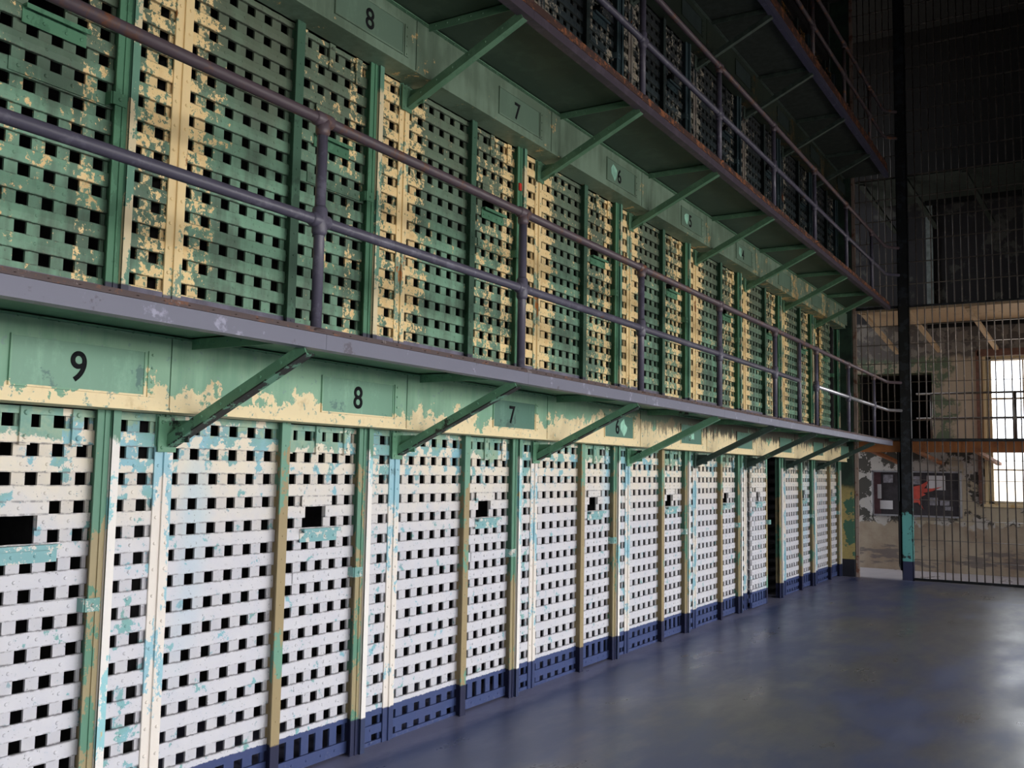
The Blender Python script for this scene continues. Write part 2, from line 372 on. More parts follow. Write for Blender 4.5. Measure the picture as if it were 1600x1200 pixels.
def mat_endwall():
    g = G('peeling plaster'); Z = g.Z
    big = g.noise(1.6, 7, .6, off=5); mid = g.noise(4.5, 9, .65, off=2, dist=.4); fine = g.noise(30, 5, .6)
    v = g.add(mid, g.mul(g.sub(fine, .5), .12))
    tan = g.mix(g.sm(big, .35, .65), (.33, .27, .20), (.22, .16, .115))
    # ground floor: brown dado, white flakes, soot
    w = g.mix(g.sm(v, .50, .515), (.055, .05, .042), (.42, .39, .36))
    w = g.mix(g.sm(g.sub(big, g.sm(g.X, .4, 1.6, .12, 0)), .50, .53), w, (.40, .34, .25))
    col = g.mix(g.sm(g.add(Z, g.mul(g.sub(mid, .5), .5)), .78, .83), tan, w)
    rub = g.mul(g.sm(g.noise(2.5, 7, .6, stretch=(.6, 1, 3), off=9), .56, .60), g.sm(Z, .45, .55, 1, 0))
    col = g.mix(g.mul(rub, .7), col, (.09, .075, .08))
    # first floor: green paint and bare plaster
    gr = g.mix(g.sm(v, .52, .54), (.10, .135, .085), (.28, .24, .18))
    gr = g.mix(g.sm(g.add(g.X, g.mul(big, 1.0)), 1.95, 2.05), gr, (.40, .33, .25))
    col = g.mix(g.sm(Z, 2.1, 2.14), col, gr)
    so = g.mix(g.sm(v, .50, .53), (.10, .09, .085), (.21, .19, .17))
    col = g.mix(g.sm(g.add(Z, g.mul(g.sub(big, .5), .5)), 3.62, 3.72), col, so)
    up = g.mix(g.sm(g.add(g.mul(mid, .4), g.mul(big, .6)), .56, .6), (.022, .021, .025), (.075, .075, .07))
    up = g.mix(g.sm(Z, 6.4, 6.5), up, (.012, .011, .011))
    col = g.mix(g.sm(Z, 4.3, 4.35), col, up)
    return g.done(col, .75, 0, v, .5, .01)
M['endwall'] = mat_endwall()
M['wall'] = mat_two('dim plaster', (.30, .27, .23), (.22, .19, .16), .5, 2, .8, 0, .2)
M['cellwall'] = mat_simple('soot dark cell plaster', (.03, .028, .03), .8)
M['ceil'] = mat_simple('black ceiling boards', (.010, .010, .010), .9)

# ------------------------------------------------------------------ structure
YE = 18.1                                  # end wall
CEIL = 9.6
XL, YB = -2.4, -5.0
struct(MB().box(XL - .2, RW + .3, YB - .3, YE + .4, -.15, 0).build('floor', M['floor']))
struct(MB().box(XL - .2, RW + .3, YB - .3, YE + .4, CEIL, CEIL + .2).build('ceiling', M['ceil']))
# end wall with a window (x 2.07..3.75) and a dark recess on the first gallery
wb_ = MB(); T = .38
WX0, WX1, WE0, WE1 = 2.07, 3.72, 1.18, 3.66
RX0, RX1, RZ0, RZ1 = -.05, 1.22, 2.15, 3.42
wb_.box(XL - .2, RX0, YE, YE + T, 0, CEIL)
wb_.box(RX0, RX1, YE, YE + T, 0, RZ0); wb_.box(RX0, RX1, YE, YE + T, RZ1, CEIL)
wb_.box(RX1, WX0, YE, YE + T, 0, CEIL)
wb_.box(WX0, WX1, YE, YE + T, 0, WE0); wb_.box(WX0, WX1, YE, YE + T, WE1, CEIL)
wb_.box(WX1, RW + .3, YE, YE + T, 0, CEIL)
struct(wb_.build('wall_end', M['endwall']))
rb = MB(); rb.box(RX0 - .1, RX1 + .1, YE + 1.6, YE + 1.7, RZ0 - .1, RZ1 + .1); rb.box(RX0 - .1, RX0, YE + T, YE + 1.6, RZ0 - .1, RZ1 + .1)
rb.box(RX1, RX1 + .1, YE + T, YE + 1.6, RZ0 - .1, RZ1 + .1); rb.box(RX0, RX1, YE + T, YE + 1.6, RZ1, RZ1 + .1); rb.box(RX0, RX1, YE + T, YE + 1.6, RZ0 - .1, RZ0)
struct(rb.build('wall_stairwell', M['cellwall']))
# right wall with tall windows
rw = MB(); ys = [YB - .3]
for y in WIN_Y: ys += [y - WW / 2, y + WW / 2]
ys.append(YE + .4)
for i in range(0, len(ys), 2): rw.box(RW, RW + .3, ys[i], ys[i+1], 0, CEIL)
for y in WIN_Y:
    rw.box(RW, RW + .3, y - WW/2, y + WW/2, 0, WZ0); rw.box(RW, RW + .3, y - WW/2, y + WW/2, WZ1, CEIL)
struct(rw.build('wall_right', M['wall']))
struct(MB().box(XL - .2, RW + .3, YB - .3, YB, 0, CEIL).build('wall_back', M['wall']))
for i, y in enumerate(WIN_Y):
    w = MB(); x0, x1 = RW + .12, RW + .17
    w.box(x0, x1, y - WW/2, y - WW/2 + .05, WZ0, WZ1).box(x0, x1, y + WW/2 - .05, y + WW/2, WZ0, WZ1)
    w.box(x0, x1, y - WW/2, y + WW/2, WZ0, WZ0 + .05).box(x0, x1, y - WW/2, y + WW/2, WZ1 - .05, WZ1)
    w.box(x0, x1, y - .02, y + .02, WZ0, WZ1)
    for k in range(1, 4): w.box(x0, x1, y - WW/2, y + WW/2, WZ0 + k * (WZ1 - WZ0)/4 - .015, WZ0 + k * (WZ1 - WZ0)/4 + .015)
    struct(w.build('window_%d' % (i + 2), M['frame']))
# end window: frame, sash, sill
w = MB()
w.box(WX0, WX0 + .07, YE + .10, YE + .18, WE0, WE1).box(WX1 - .07, WX1, YE + .10, YE + .18, WE0, WE1)
w.box(WX0, WX1, YE + .10, YE + .18, WE1 - .07, WE1).box(WX0, WX1, YE + .10, YE + .18, WE0, WE0 + .05)
for k in range(1, 3): w.box(WX0 + k*.55 - .012, WX0 + k*.55 + .012, YE + .12, YE + .15, WE0, WE1)
for z in (1.75, 2.95): w.box(WX0, WX1, YE + .12, YE + .15, z - .012, z + .012)
win = struct(w.build('window_1', M['tanframe']))
s = MB(); s.box(WX0 - .08, WX1 + .08, YE - .06, YE + .1, WE0 - .05, WE0); struct(s.build('trim_1', M['tanframe']))
s = MB(); s.box(WX0 - .15, WX0 - .085, YE - .025, YE + .0, WE0, WE1 + .1).box(WX0 - .13, WX1 + .13, YE - .025, YE, WE1 + .005, WE1 + .12); struct(s.build('trim_2', M['frame']))
s = MB(); s.box(WX0 - .05, WX0 + .0, YE - .012, YE + .10, WE0, WE1); struct(s.build('trim_3', M['tanframe']))

# the cells behind the steel fronts: back wall, partitions, tier floors
cb = MB(); YC0, YC1 = Y0 - P - 1.2, 16.30
cb.box(XL, XL + .1, YC0, YC1, 0, CEIL)
for k in range(-1, 9):
    y = Y0 + P * k - .02
    if y < YC1: cb.box(XL + .1, -.03, y - .03, y + .03, 0, CEIL)
cb.box(XL + .1, -.03, YC1 - .1, YC1, 0, CEIL); cb.box(XL + .1, -.03, YC0, YC0 + .1, 0, CEIL)
for t in range(1, 5): cb.box(XL + .1, -.03, YC0, YC1, t * H - .12, t * H)
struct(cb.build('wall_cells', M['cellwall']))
struct(MB().box(XL - .2, -.03, YB, YC0, 0, CEIL).build('wall_left', M['wall']))

# ------------------------------------------------------------------ steel fronts
ROW = [1.7655 - .1162 * k for k in range(15)]; RH = .052
def lattice(s0, s1, cols, rows, zb, zt, cut=None, cover=None, riv=1, bulge=0.0):
    b = MB(); X0, X1, X2 = -.018, -.007, .008
    rows = sorted(rows); zs = [zb]
    for r_ in rows: zs += [r_[0], r_[1]]
    zs.append(zt); ss = [s0]
    for c in cols: ss += [c[0], c[1]]
    ss.append(s1)
    bands = [(zs[i], zs[i+1]) for i in range(0, len(zs), 2) if zs[i+1] - zs[i] > .004]
    ups = [(ss[i], ss[i+1]) for i in range(0, len(ss), 2)]
    for (z0, z1) in bands:
        parts = [(s0, s1)]
        if cut and z0 < cut[3] - .01 and z1 > cut[2] + .01:
            if z1 <= cut[3] + .02 and z0 >= cut[2] - .01:
                parts = [(s0, cut[0]), (cut[1], s1)]
        for (a, c) in parts:
            if bulge:
                n = max(2, int((c - a) / .03)); v0 = len(b.v)
                for i in range(n + 1):
                    y = a + (c - a) * i / n; dx = bulge * math.cos((y - s0) / .1185 * 2 * math.pi)
                    for (xx, zz) in ((X1 - .001, z0), (X2 + dx - .001, z0 + .001), (X2 + dx + .0015, (z0 + z1) / 2), (X2 + dx - .001, z1 - .001), (X1 - .001, z1)): b.v.append((xx, y, zz))
                for i in range(n):
                    for q in range(5):
                        q1 = (q + 1) % 5; b.f.append((v0 + i*5 + q, v0 + i*5 + q1, v0 + (i+1)*5 + q1, v0 + (i+1)*5 + q))
                b.f.append(tuple(v0 + q for q in range(5))); b.f.append(tuple(v0 + n*5 + q for q in range(5)))
            else: b.box(X1, X2, a, c, z0, z1)
        if riv:
            for i, (a, c) in enumerate(ups):
                y = (a + c) / 2
                if i == 0: y = c - .028
                if i == len(ups) - 1: y = a + .03
                if cut and cut[0] - .01 < y < cut[1] + .01 and z0 < cut[3] and z1 > cut[2]: continue
                b.rivet((X2, y, (z0 + z1) / 2), (1, 0, 0), .0085, .005)
    for (a, c) in ups:
        if cut and a >= cut[0] - .01 and c <= cut[1] + .01: b.box(X0, X1, a, c, zb, cut[2]); b.box(X0, X1, a, c, cut[3], zt)
        else: b.box(X0, X1, a, c, zb, zt)
    return b
rows_u = [(z - RH/2, z + RH/2) for z in ROW[:14]]
rows_g = [(z - RH/2, z + RH/2) for z in ROW] + [(.022, .062)]
rows_gd = [(z - RH/2, z + RH/2) for z in ROW[:14]] + [(.075, .175)]
ZT = 1.826
wide = [(.047 + .119*i, .102 + .119*i) for i in range(6)]
dcols = [(.827 + .1115*i, .881 + .1115*i) for i in range(5)]
ncols = [(1.465, 1.517), (1.58, 1.635)]
CUT = (.945, 1.105, 1.275, 1.385)
ME = {
 'wide0': lattice(.03, .745, wide, rows_g, .0, ZT, riv=0).mesh('lattice'),
 'wide1': lattice(.03, .745, wide, rows_u, .026, ZT, riv=1, bulge=.0016).mesh('lattice'),
 'door0': lattice(.762, 1.345, dcols, rows_gd, .012, ZT - .004, CUT).mesh('lattice'),
 'door1': lattice(.762, 1.345, dcols, rows_u, .04, ZT - .004, CUT, bulge=.0012).mesh('lattice'),
 'narrow0': lattice(1.40, 1.675, ncols, rows_g, .0, ZT).mesh('narrow_lattice'),
 'narrow1': lattice(1.40, 1.675, ncols, rows_u, .026, ZT, bulge=.0015).mesh('narrow_lattice'),
}
def tee(zb):
    b = MB(); b.box(.050, .058, .702, .762, zb, ZT); b.box(-.01, .050, .726, .737, zb, ZT)
    for z in ROW: b.rivet((.058, .732, z + .058), (1,0,0), .006, .003, 6)
    return b
def jamb(zb):
    b = MB(); b.box(.046, .054, 1.322, 1.384, zb, ZT); b.box(-.01, .046, 1.349, 1.358, zb, ZT); b.box(.054, .060, 1.355, 1.361, zb, ZT)
    return b
def angle(zb):
    b = MB(); b.box(.052, .070, 1.386, 1.392, zb, ZT); b.box(.064, .072, 1.386, 1.424, zb, ZT); b.box(-.012, .064, 1.404, 1.410, zb, ZT)
    return b
def strap(zb):
    b = MB(); b.box(.008, .016, -.050, .050, zb, ZT); b.box(.016, .026, -.006, .006, zb, ZT)
    for z in ROW[:14]:
        for s_v in (-.030, .030): b.rivet((.016, s_v, z + .06), (1,0,0), .0085, .006)
    return b
for k, zb in ((0, 0.0), (1, .026)):
    ME['tee%d' % k] = tee(zb).mesh('tee_bar'); ME['jamb%d' % k] = jamb(zb).mesh('door_jamb')
    ME['angle%d' % k] = angle(zb).mesh('edge_angle'); ME['strap%d' % k] = strap(zb).mesh('riveted_strap')
b = MB()
for a, c in ((.765, .812), (1.040, 1.082), (1.225, 1.290)):
    b.box(.010, .019, a, c, 1.672, 1.822)
    for z in (1.705, 1.795): b.rivet((.019, (a + c)/2, z), (1,0,0), .012, .009, 8)
hang = b
def hanger(a, c):
    b = MB(); b.box(.0085, .020, a, c, 1.668, 1.822)
    for z in (1.700, 1.797): b.rivet((.020, (a + c)/2, z), (1,0,0), .012, .010, 8)
    return b
ME['hangers'] = [hanger(*q).mesh('hanger_plate') for q in ((.766, .822), (1.000, 1.046), (1.230, 1.282))]
b = MB(); b.box(.0085, .014, .905, 1.195, 1.198, 1.262); b.box(.0085, .045, .905, 1.195, 1.262, 1.270); b.box(.039, .045, .905, 1.195, 1.250, 1.262)
for s_v in (.93, 1.0, 1.10, 1.17): b.rivet((.014, s_v, 1.225), (1,0,0), .008, .005)
ME['shelf'] = b.mesh('slot_shelf')
b = MB(); b.box(.0085, .0125, .915, 1.150, 1.387, 1.447)
for s_v in (.93, 1.02, 1.12): b.rivet((.0125, s_v, 1.417), (1,0,0), .008, .005)
ME['cover'] = b.mesh('cover_plate')
b = MB(); b.box(.0085, .016, .86, 1.33, .985, 1.040)
for s_v in (.9, 1.02, 1.14, 1.26): b.rivet((.016, s_v, 1.012), (1,0,0), .009, .006)
ME['hasp'] = b.mesh('lock_bar')
b = MB(); b.box(.056, .064, 1.304, 1.372, .985, 1.040); b.box(.016, .056, 1.298, 1.304, .985, 1.040)
b.rivet((.064, 1.338, 1.012), (1,0,0), .010, .008)
ME['tab'] = b.mesh('lock_tab')
ME['kickd'] = MB().box(.0085, .014, .765, 1.34, .04, .20).mesh('kick_plate')
ME['kickw'] = MB().box(.0085, .014, .05, .745, .026, .22).mesh('kick_plate')
ME['kickn'] = MB().box(.0085, .014, 1.41, 1.65, .026, .22).mesh('kick_plate')

NUM = {k: 8 - k for k in range(-1, 8)}
tier_name = ['ground floor', 'second tier', 'third tier', 'top tier']
paint = ['white', 'green and cream', 'dark slate', 'sooty ochre']
far_words = {7: 'nearest the end pillar', 6: 'second from the end pillar', 5: 'third from the end pillar', 4: 'fourth from the end pillar',
             3: 'fifth from the end pillar', 2: 'sixth from the end pillar', 1: 'seventh from the end pillar', 0: 'eighth from the end pillar', -1: 'ninth from the end pillar'}
shown = {0: {-1: '9', 0: '8', 1: '7', 2: '6'}, 1: {0: '8', 1: '7', 2: '6', 3: '5'}}
WORD = {'9': 'nine', '8': 'eight', '7': 'seven', '6': 'six', '5': 'five'}
first_bay = {0: -1, 1: -1, 2: 1, 3: 4}
def where(t, k):
    if k in shown.get(t, {}): return WORD[shown[t][k]]
    return None
for t in range(4):
    g_ = '0' if t == 0 else '1'
    for k in NB:
        if k < first_bay[t]: continue
        y = Y0 + P * k; n = where(t, k)
        lab = ('%s riveted lattice panel left of door %s on the %s' % (paint[t], n, tier_name[t])) if n else \
              ('%s lattice panel on the %s, %s' % (paint[t], tier_name[t], far_words[k]))
        fr = thing('cell_front', lab, 'cell wall', (0, y, t * H), 'steel lattice cell fronts')
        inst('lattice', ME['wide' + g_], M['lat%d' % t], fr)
        inst('tee_bar', ME['tee' + g_], M['tee%d' % t], fr); inst('door_jamb', ME['jamb' + g_], M['jamb%d' % t], fr)
        inst('edge_angle', ME['angle' + g_], M['ang%d' % t], fr); inst('riveted_strap', ME['strap' + g_], M['strap%d' % t], fr)
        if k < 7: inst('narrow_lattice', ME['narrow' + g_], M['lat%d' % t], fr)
        if t: 
            inst('kick_plate', ME['kickw'], M['kick'], fr)
            if k < 7: inst('kick_plate', ME['kickn'], M['kick'], fr)
        loc = (0, y, t * H); state = ''
        if t == 0 and k == 5: loc = (.062, y - .69, 0); state = 'slid open '
        if t == 1 and k == 7: loc = (.062, y - .60, H); state = 'slid open '
        if n: lab = '%s lattice cell door under plate number %s on the %s' % (paint[t], n, tier_name[t])
        elif state: lab = '%s lattice cell door slid open beside its black doorway on the %s' % (paint[t], tier_name[t])
        else: lab = '%s lattice cell door on the %s, %s' % (paint[t], tier_name[t], far_words[k])
        dr = thing('cell_door', lab, 'cell door', loc, 'steel lattice cell doors')
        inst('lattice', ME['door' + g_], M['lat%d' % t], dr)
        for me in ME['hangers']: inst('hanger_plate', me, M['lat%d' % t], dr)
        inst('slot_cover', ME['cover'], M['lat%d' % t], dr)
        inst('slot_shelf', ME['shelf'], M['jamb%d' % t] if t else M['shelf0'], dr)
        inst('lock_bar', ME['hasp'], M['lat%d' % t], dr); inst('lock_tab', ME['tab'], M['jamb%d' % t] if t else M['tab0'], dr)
        if t: inst('kick_plate', ME['kickd'], M['kick'], dr)
tg = tag(MB().box(.055, .066, 0, .03, 0, .055).build('red_tag', M['red']), 'small red tag fixed to the green jamb of the second tier door seven', 'tag')
tg.location = (0, Y0 + P + 1.33, 3.66)

# ------------------------------------------------------------------ fascias and number plates
FX = .19
YF0, YF1 = Y0 - P - .9, 16.20
for t in range(3):
    fa = thing('fascia_beam', ['green fascia beam with peeling cream paint above the ground floor doors', 'grey green fascia beam under the second gallery', 'blackened fascia beam under the top gallery'][t], 'beam', (0, 0, t * H))
    cuts = [YF0] + [Y0 + P * k - .13 for k in NB if YF0 < Y0 + P * k - .13 < YF1] + [YF1]
    for i in range(len(cuts) - 1):
        a, c = cuts[i] + .0015, cuts[i+1] - .0015
        b = MB(); b.box(FX - .012, FX, a, c, 1.827, 2.160); b.box(.02, FX - .012, a, c, 1.827, 1.839)
        b.box(FX, FX + .004, a, a + .055, 1.836, 2.158)
        b.box(FX, FX + .007, a, c, 1.827, 1.835)
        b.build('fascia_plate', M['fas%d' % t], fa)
    b = MB(); b.box(FX, FX + .028, YF0, YF1, 2.150, 2.156)
    y = YF0 + .05
    while y < YF1: b.rivet((FX + .015, y, 2.150), (0, 0, -1), .007, .005, 6); y += .085
    b.build('riveted_angle', M['brk%d' % t], fa)
# numerals: flat cut letters from the built-in font
def numeral(txt, h, parent, y, z, x, mat):
    cu = bpy.data.curves.new('numeral', 'FONT'); cu.body = txt; cu.size = 1; cu.extrude = .0; cu.offset = .012; cu.align_x = 'CENTER'
    to = bpy.data.objects.new('tmp', cu); COL.objects.link(to); dg = bpy.context.evaluated_depsgraph_get(); dg.update()
    me = bpy.data.meshes.new_from_object(to.evaluated_get(dg)); bpy.data.objects.remove(to); bpy.data.curves.remove(cu)
    zs = [v.co.y for v in me.vertices]; xs = [v.co.x for v in me.vertices]; k = h / (max(zs) - min(zs)); cz = (max(zs) + min(zs)) / 2; cx = (max(xs)+min(xs))/2
    for v in me.vertices: v.co = Vector((0, (v.co.x - cx) * k * .95, (v.co.y - cz) * k))
    me.materials.append(mat)
    o = bpy.data.objects.new('numeral', me); COL.objects.link(o); o.parent = parent; o.location = (x, y, z)
    so = o.modifiers.new('solid', 'SOLIDIFY'); so.thickness = .002; so.offset = 0
    return o
plates = {0: {-1: (2.119, 2.711, 2.40), 0: (3.825, 4.415, 4.11), 1: (5.51, 6.06, 5.748)}}
for t in range(3):
    for k in NB:
        if k < first_bay[t]: continue
        yb = Y0 + P * k
        a, c, ny = plates.get(0, {}).get(k, (yb + .84, yb + 1.40, yb + 1.08))
        d = shown.get(t, {}).get(k)
        ptxt = ('plate with a black figure %s' % WORD[d]) if d else 'unreadable plate'
        body = ['green', 'grey green', 'blackened'][t]
        lab = '%s %s over a %s door%s' % (body, ptxt, tier_name[t], '' if d else ', ' + far_words[k])
        pl = thing('number_plate', lab, 'number plate', (FX, 0, t * H), 'cell number plates')
        b = MB(); b.box(0, .006, a, c, 1.893, 2.074); b.build('plate', M['plate0d'] if t == 0 and k > 0 else M['plate%d' % t], pl)
        b = MB()
        for q in ((a - .006, c + .006, 1.885, 1.893), (a - .006, c + .006, 2.074, 2.081), (a - .006, a, 1.893, 2.074), (c, c + .006, 1.893, 2.074)): b.box(0, .010, *q)
        b.build('rim', M['fas%d' % t], pl)
        b = MB(); b.box(0, .007, c + .022, c + .060, 1.885, 2.081)
        for z in (1.90, 1.95, 2.01, 2.066): b.rivet((.007, c + .041, z), (1,0,0), .007, .006)
        b.build('label_holder', M['fas%d' % t], pl)
        if d: numeral(d, .122, pl, ny, 1.982 if t == 0 else 1.975, .008, M['black'])
        if (t, k) == (0, 3): numeral('5', .11, pl, ny, 1.975, .0075, M['plate1'])
        if (t, k) == (1, 4): numeral('4', .11, pl, ny, 1.975, .0075, M['black'])
        if (t, k) in ((0, 2), (0, 3), (1, 2), (1, 3), (1, 4)):
            rnd = random.Random(t * 10 + k); b = MB(); c0 = ny + (.12 if t == 0 and k == 2 else -.10 if t else .06); n0 = len(b.v)
            pts = [(c0 + .075 * math.cos(i * .7) * rnd.uniform(.5, 1.1), 1.985 + .075 * math.sin(i * .7) * rnd.uniform(.5, 1.1)) for i in range(9)]
            for xx in (.0062, .0072): b.v += [(xx, p_[0], p_[1]) for p_ in pts]
            b.f.append(tuple(range(9, 18))); b.f.append(tuple(range(8, -1, -1)))
            for i in range(9): b.f.append((i, (i+1) % 9, 9 + (i+1) % 9, 9 + i))
            b.build('mint_patch', M['mint'], pl)

# ------------------------------------------------------------------ galleries
WD = .885
EDGE = {0: (2.0925, 2.158, 2.183), 1: (2.090, 2.148, 2.214), 2: (2.09, 2.175, 2.315)}
YG0, YG1 = .35, 16.24
gal = ['first gallery', 'second gallery', 'top gallery']
for t in range(3):
    e0, e1, e2 = EDGE[t]; z = t * H
    ga = thing('gallery_walkway', ['steel walkway with pale violet edge above the ground floor doors', 'steel walkway with rust lipped dark violet edge over the second tier', 'highest steel walkway in the dark at the top of the picture'][t], 'walkway', (0, 0, z))
    MB().box(.014, WD - .013, YG0, YG1, 2.163, 2.183).build('deck', M['deck%d' % t], ga)
    cuts = [YG0] + [Y0 + P * k + .065 + .03 for k in NB] + [YG1]; cuts = sorted(c for c in cuts if YG0 <= c <= YG1)
    for i in range(len(cuts) - 1):
        b = MB(); b.box(WD - .012, WD, cuts[i] + .001, cuts[i+1] - .001, e0, e1); b.box(WD - .06, WD - .012, cuts[i] + .001, cuts[i+1] - .001, e0, e0 + .006)
        b.build('edge_channel', M['edge%d' % t], ga)
    b = MB(); b.box(WD - .05, WD + (.008 if t == 0 else .004), YG0, YG1, e1, e1 + .008); b.box(WD - .022, WD - .012, YG0, YG1, e1 + .008, e2)
    y = YG0 + .03
    while y < YG1: b.rivet((WD - .006, y, e1 + .008), (0, 0, 1), .008, .007, 6); y += .11
    b.build('edge_lip', M['lip'] if t == 0 else M['lipd'], ga)
    for k in NB:
        y = Y0 + P * k
        b = MB(); b.box(FX + .03, WD - .06, y - .045, y - .039, 2.110, 2.163); b.box(FX + .03, WD - .06, y - .045, y + .02, 2.157, 2.163)
        for i in range(7): b.rivet((FX + .08 + i * .085, y - .045, 2.137), (0, -1, 0), .007, .005, 6)
        b.build('deck_rib', M['brk%d' % t], ga)

# diagonal brackets
pa, pb = Vector((.03, 0, 1.700)), Vector((.855, 0, 2.088))
dv = (pb - pa).normalized(); up = Vector((0, 1, 0)).cross(dv); up = up if up.z > 0 else -up
b = MB(); b.obox(pa + up * .006, pb + up * .006, (0, 1, 0), up, .007, .046)
b.obox(pa + up * .026 + Vector((0, .02, 0)), pb + up * .026 + Vector((0, .02, 0)), (0, 1, 0), up, .046, .006)
for i in range(6): b.rivet(pa + dv * (.12 + i * .13) + up * .008 + Vector((0, -.0035, 0)), (0, -1, 0), .008, .005, 6)
ME['strut'] = b.mesh('strut')
b = MB(); b.obox(pa - up * .020 + Vector((0, .022, 0)), pb - up * .020 + Vector((0, .022, 0)), (0, 1, 0), up, .052, .007)
ME['flange'] = b.mesh('strut_flange')
b = MB(); b.box(.026, .034, -.05, .05, 1.655, 1.815); b.box(.030, .14, .026, .034, 1.70, 1.80)
for z_ in (1.675, 1.79): b.rivet((.034, -.03, z_), (1, 0, 0), .009, .006)
ME['gusset'] = b.mesh('foot_plate')
for t in range(3):
    for k in NB:
        if k < first_bay[t]: continue
        y = Y0 + P * k
        n = {(0, 0): 'between number plates nine and eight', (0, 1): 'between number plates eight and seven', (0, 2): 'between number plates seven and six', (1, 1): 'between number plates eight and seven', (1, 2): 'between number plates seven and six', (1, 3): 'between number plates six and five'}.get((t, k))
        lab = ('green diagonal steel bracket under the %s, %s' % (gal[t], n)) if n else ('%s diagonal steel bracket under the %s, %s' % (['green', 'green', 'dim'][t], gal[t], far_words[k]))
        br = thing('gallery_bracket', lab, 'bracket', (0, y, t * H), 'gallery brackets')
        bm_ = M['brkd'] if t == 0 and k > 3 else M['brk%d' % t]
        inst('strut', ME['strut'], bm_, br); inst('strut_flange', ME['flange'], M['brkside'] if t == 0 and k < 3 else bm_, br); inst('foot_plate', ME['gusset'], bm_, br)

# ------------------------------------------------------------------ railings
RR = .024
for t in range(3):
    z = t * H; zt_, zm_, zb_ = 3.085, 2.644, EDGE[t][2] - .02
    if t == 2: zt_, zm_ = 3.16, 2.72
    x = WD - .035
    ra = thing('pipe_railing', ['two rail pipe railing on the first gallery', 'two rail pipe railing with rusty top on the second gallery', 'rust orange pipe railing on the top gallery'][t], 'railing', (0, 0, z))
    mp = M['rail'] if t < 2 else M['raild']; mt = [M['railr'], M['railr'], M['raild']][t]
    ks = range(-1, 8); posts = [Y0 + P * k + .065 for k in ks if Y0 + P*k + .065 > YG0]
    for y in posts:
        MB().tube([(x, y, zb_), (x, y, zt_)], RR).build('post', mp, ra, smooth=True)
        b = MB(); b.tube([(x, y - .055, zt_), (x, y - .045, zt_), (x, y + .045, zt_), (x, y + .055, zt_)], [RR, RR*1.35, RR*1.35, RR]); b.tube([(x, y, zt_ - .07), (x, y, zt_ - .055), (x, y, zt_)], [RR, RR*1.35, RR*1.35])
        b.build('tee_fitting', mt, ra, smooth=True)
        b = MB(); b.tube([(x, y - .055, zm_), (x, y - .045, zm_), (x, y + .045, zm_), (x, y + .055, zm_)], [RR, RR*1.35, RR*1.35, RR]); b.tube([(x, y, zm_ - .065), (x, y, zm_ - .05), (x, y, zm_ + .05), (x, y, zm_ + .065)], [RR, RR*1.4, RR*1.4, RR])
        b.build('cross_fitting', mp, ra, smooth=True)
        b = MB(); b.tube([(x, y, zb_), (x, y, zb_ + .015), (x, y, zb_ + .02)], [RR*2, RR*1.7, RR*1.1]); b.build('base_flange', M['lip'] if t == 0 else M['lipd'], ra, smooth=True)
    end = [(x, posts[-1], 0), (x, 16.02, 0), (x + .04, 16.12, 0), (1.02, 16.26, 0)]
    top = [(x, YG0, zt_)] + [(a, c, zt_) for a, c, _ in end]
    MB().tube(top, RR).build('top_rail', mt, ra, smooth=True)
    if t == 0:
        MB().tube([(x, YG0, zm_), (x, 10.80, zm_)], RR).build('mid_rail', mp, ra, smooth=True)
        MB().tube([(x, posts[-3], zm_)] + [(a, c, zm_) for a, c, _ in end], RR).build('mid_rail', M['alum'], ra, smooth=True)
        MB().tube([(x, 10.80, zb_), (x, 10.80, zt_)], RR).build('post', mp, ra, smooth=True)
    else:
        MB().tube([(x, YG0, zm_)] + [(a, c, zm_) for a, c, _ in end], RR).build('mid_rail', mp, ra, smooth=True)

# ------------------------------------------------------------------ end pillar, bar grille, gate
MB().box(-.03, .27, 16.31, 16.44, 0, CEIL).build('end_pillar', M['pillar'], bevel=.004)
pil = tag(bpy.data.objects['end_pillar'], 'yellow and green painted steel pillar with black foot at the end of the cells', 'pillar')
YGT = 16.35
gp = thing('gate_post', 'dark steel gate post with chipped teal paint and navy foot', 'post', (0, 0, 0))
b = MB(); b.box(.985, 1.150, YGT - .055, YGT - .045, .0, CEIL); b.box(.985, .995, YGT - .055, YGT + .06, 0, CEIL); b.box(1.14, 1.15, YGT - .055, YGT + .06, 0, CEIL); b.box(.985, 1.15, YGT + .05, YGT + .06, 0, CEIL)
b.build('post', M['gpost'], gp)
b = MB(); b.box(.975, .985, YGT - .06, YGT + .06, 1.0, 1.16); b.box(.945, .985, YGT - .02, YGT + .0, 1.05, 1.10); b.build('lock_keeper', M['black'], gp)
HZ = [.02 + .3085 * i for i in range(1, 7)] + [2.19 + .3035 * i for i in range(1, 8)] + [4.315 + .355 * i for i in range(1, 15)]
gr = thing('bar_grille', 'tall dark steel bar grille beside the gate post, reaching into the dark', 'bar grille', (0, 0, 0))
XR = 5.3; i = 0; x = 1.266
while x < XR: MB().tube([(x, YGT, .03), (x, YGT, CEIL)], .0095, 8).build('upright_bar', M['steel'], gr, smooth=True); x += .1095
for z in HZ: MB().box(1.15, XR, YGT - .02, YGT + .02, z - .004, z + .004).build('cross_bar', M['steel'], gr)
for z, h in ((.025, .018), (2.185, .022), (4.31, .014)): MB().box(1.15, XR, YGT - .025, YGT + .025, z - h, z + h).build('frame_rail', M['gpost'] if z > 1 else M['black'], gr)
g2 = thing('transom_grille', 'narrow steel bar grille above the gate opening beside the end pillar', 'bar grille', (0, 0, 0))
for i in range(6): MB().tube([(.41 + .1*i, YGT, 2.2), (.41 + .1*i, YGT, CEIL)], .0095, 8).build('upright_bar', M['steel'], g2, smooth=True)
for z in HZ:
    if z > 2.3: MB().box(.335, .985, YGT - .02, YGT + .02, z - .004, z + .004).build('cross_bar', M['steel'], g2)
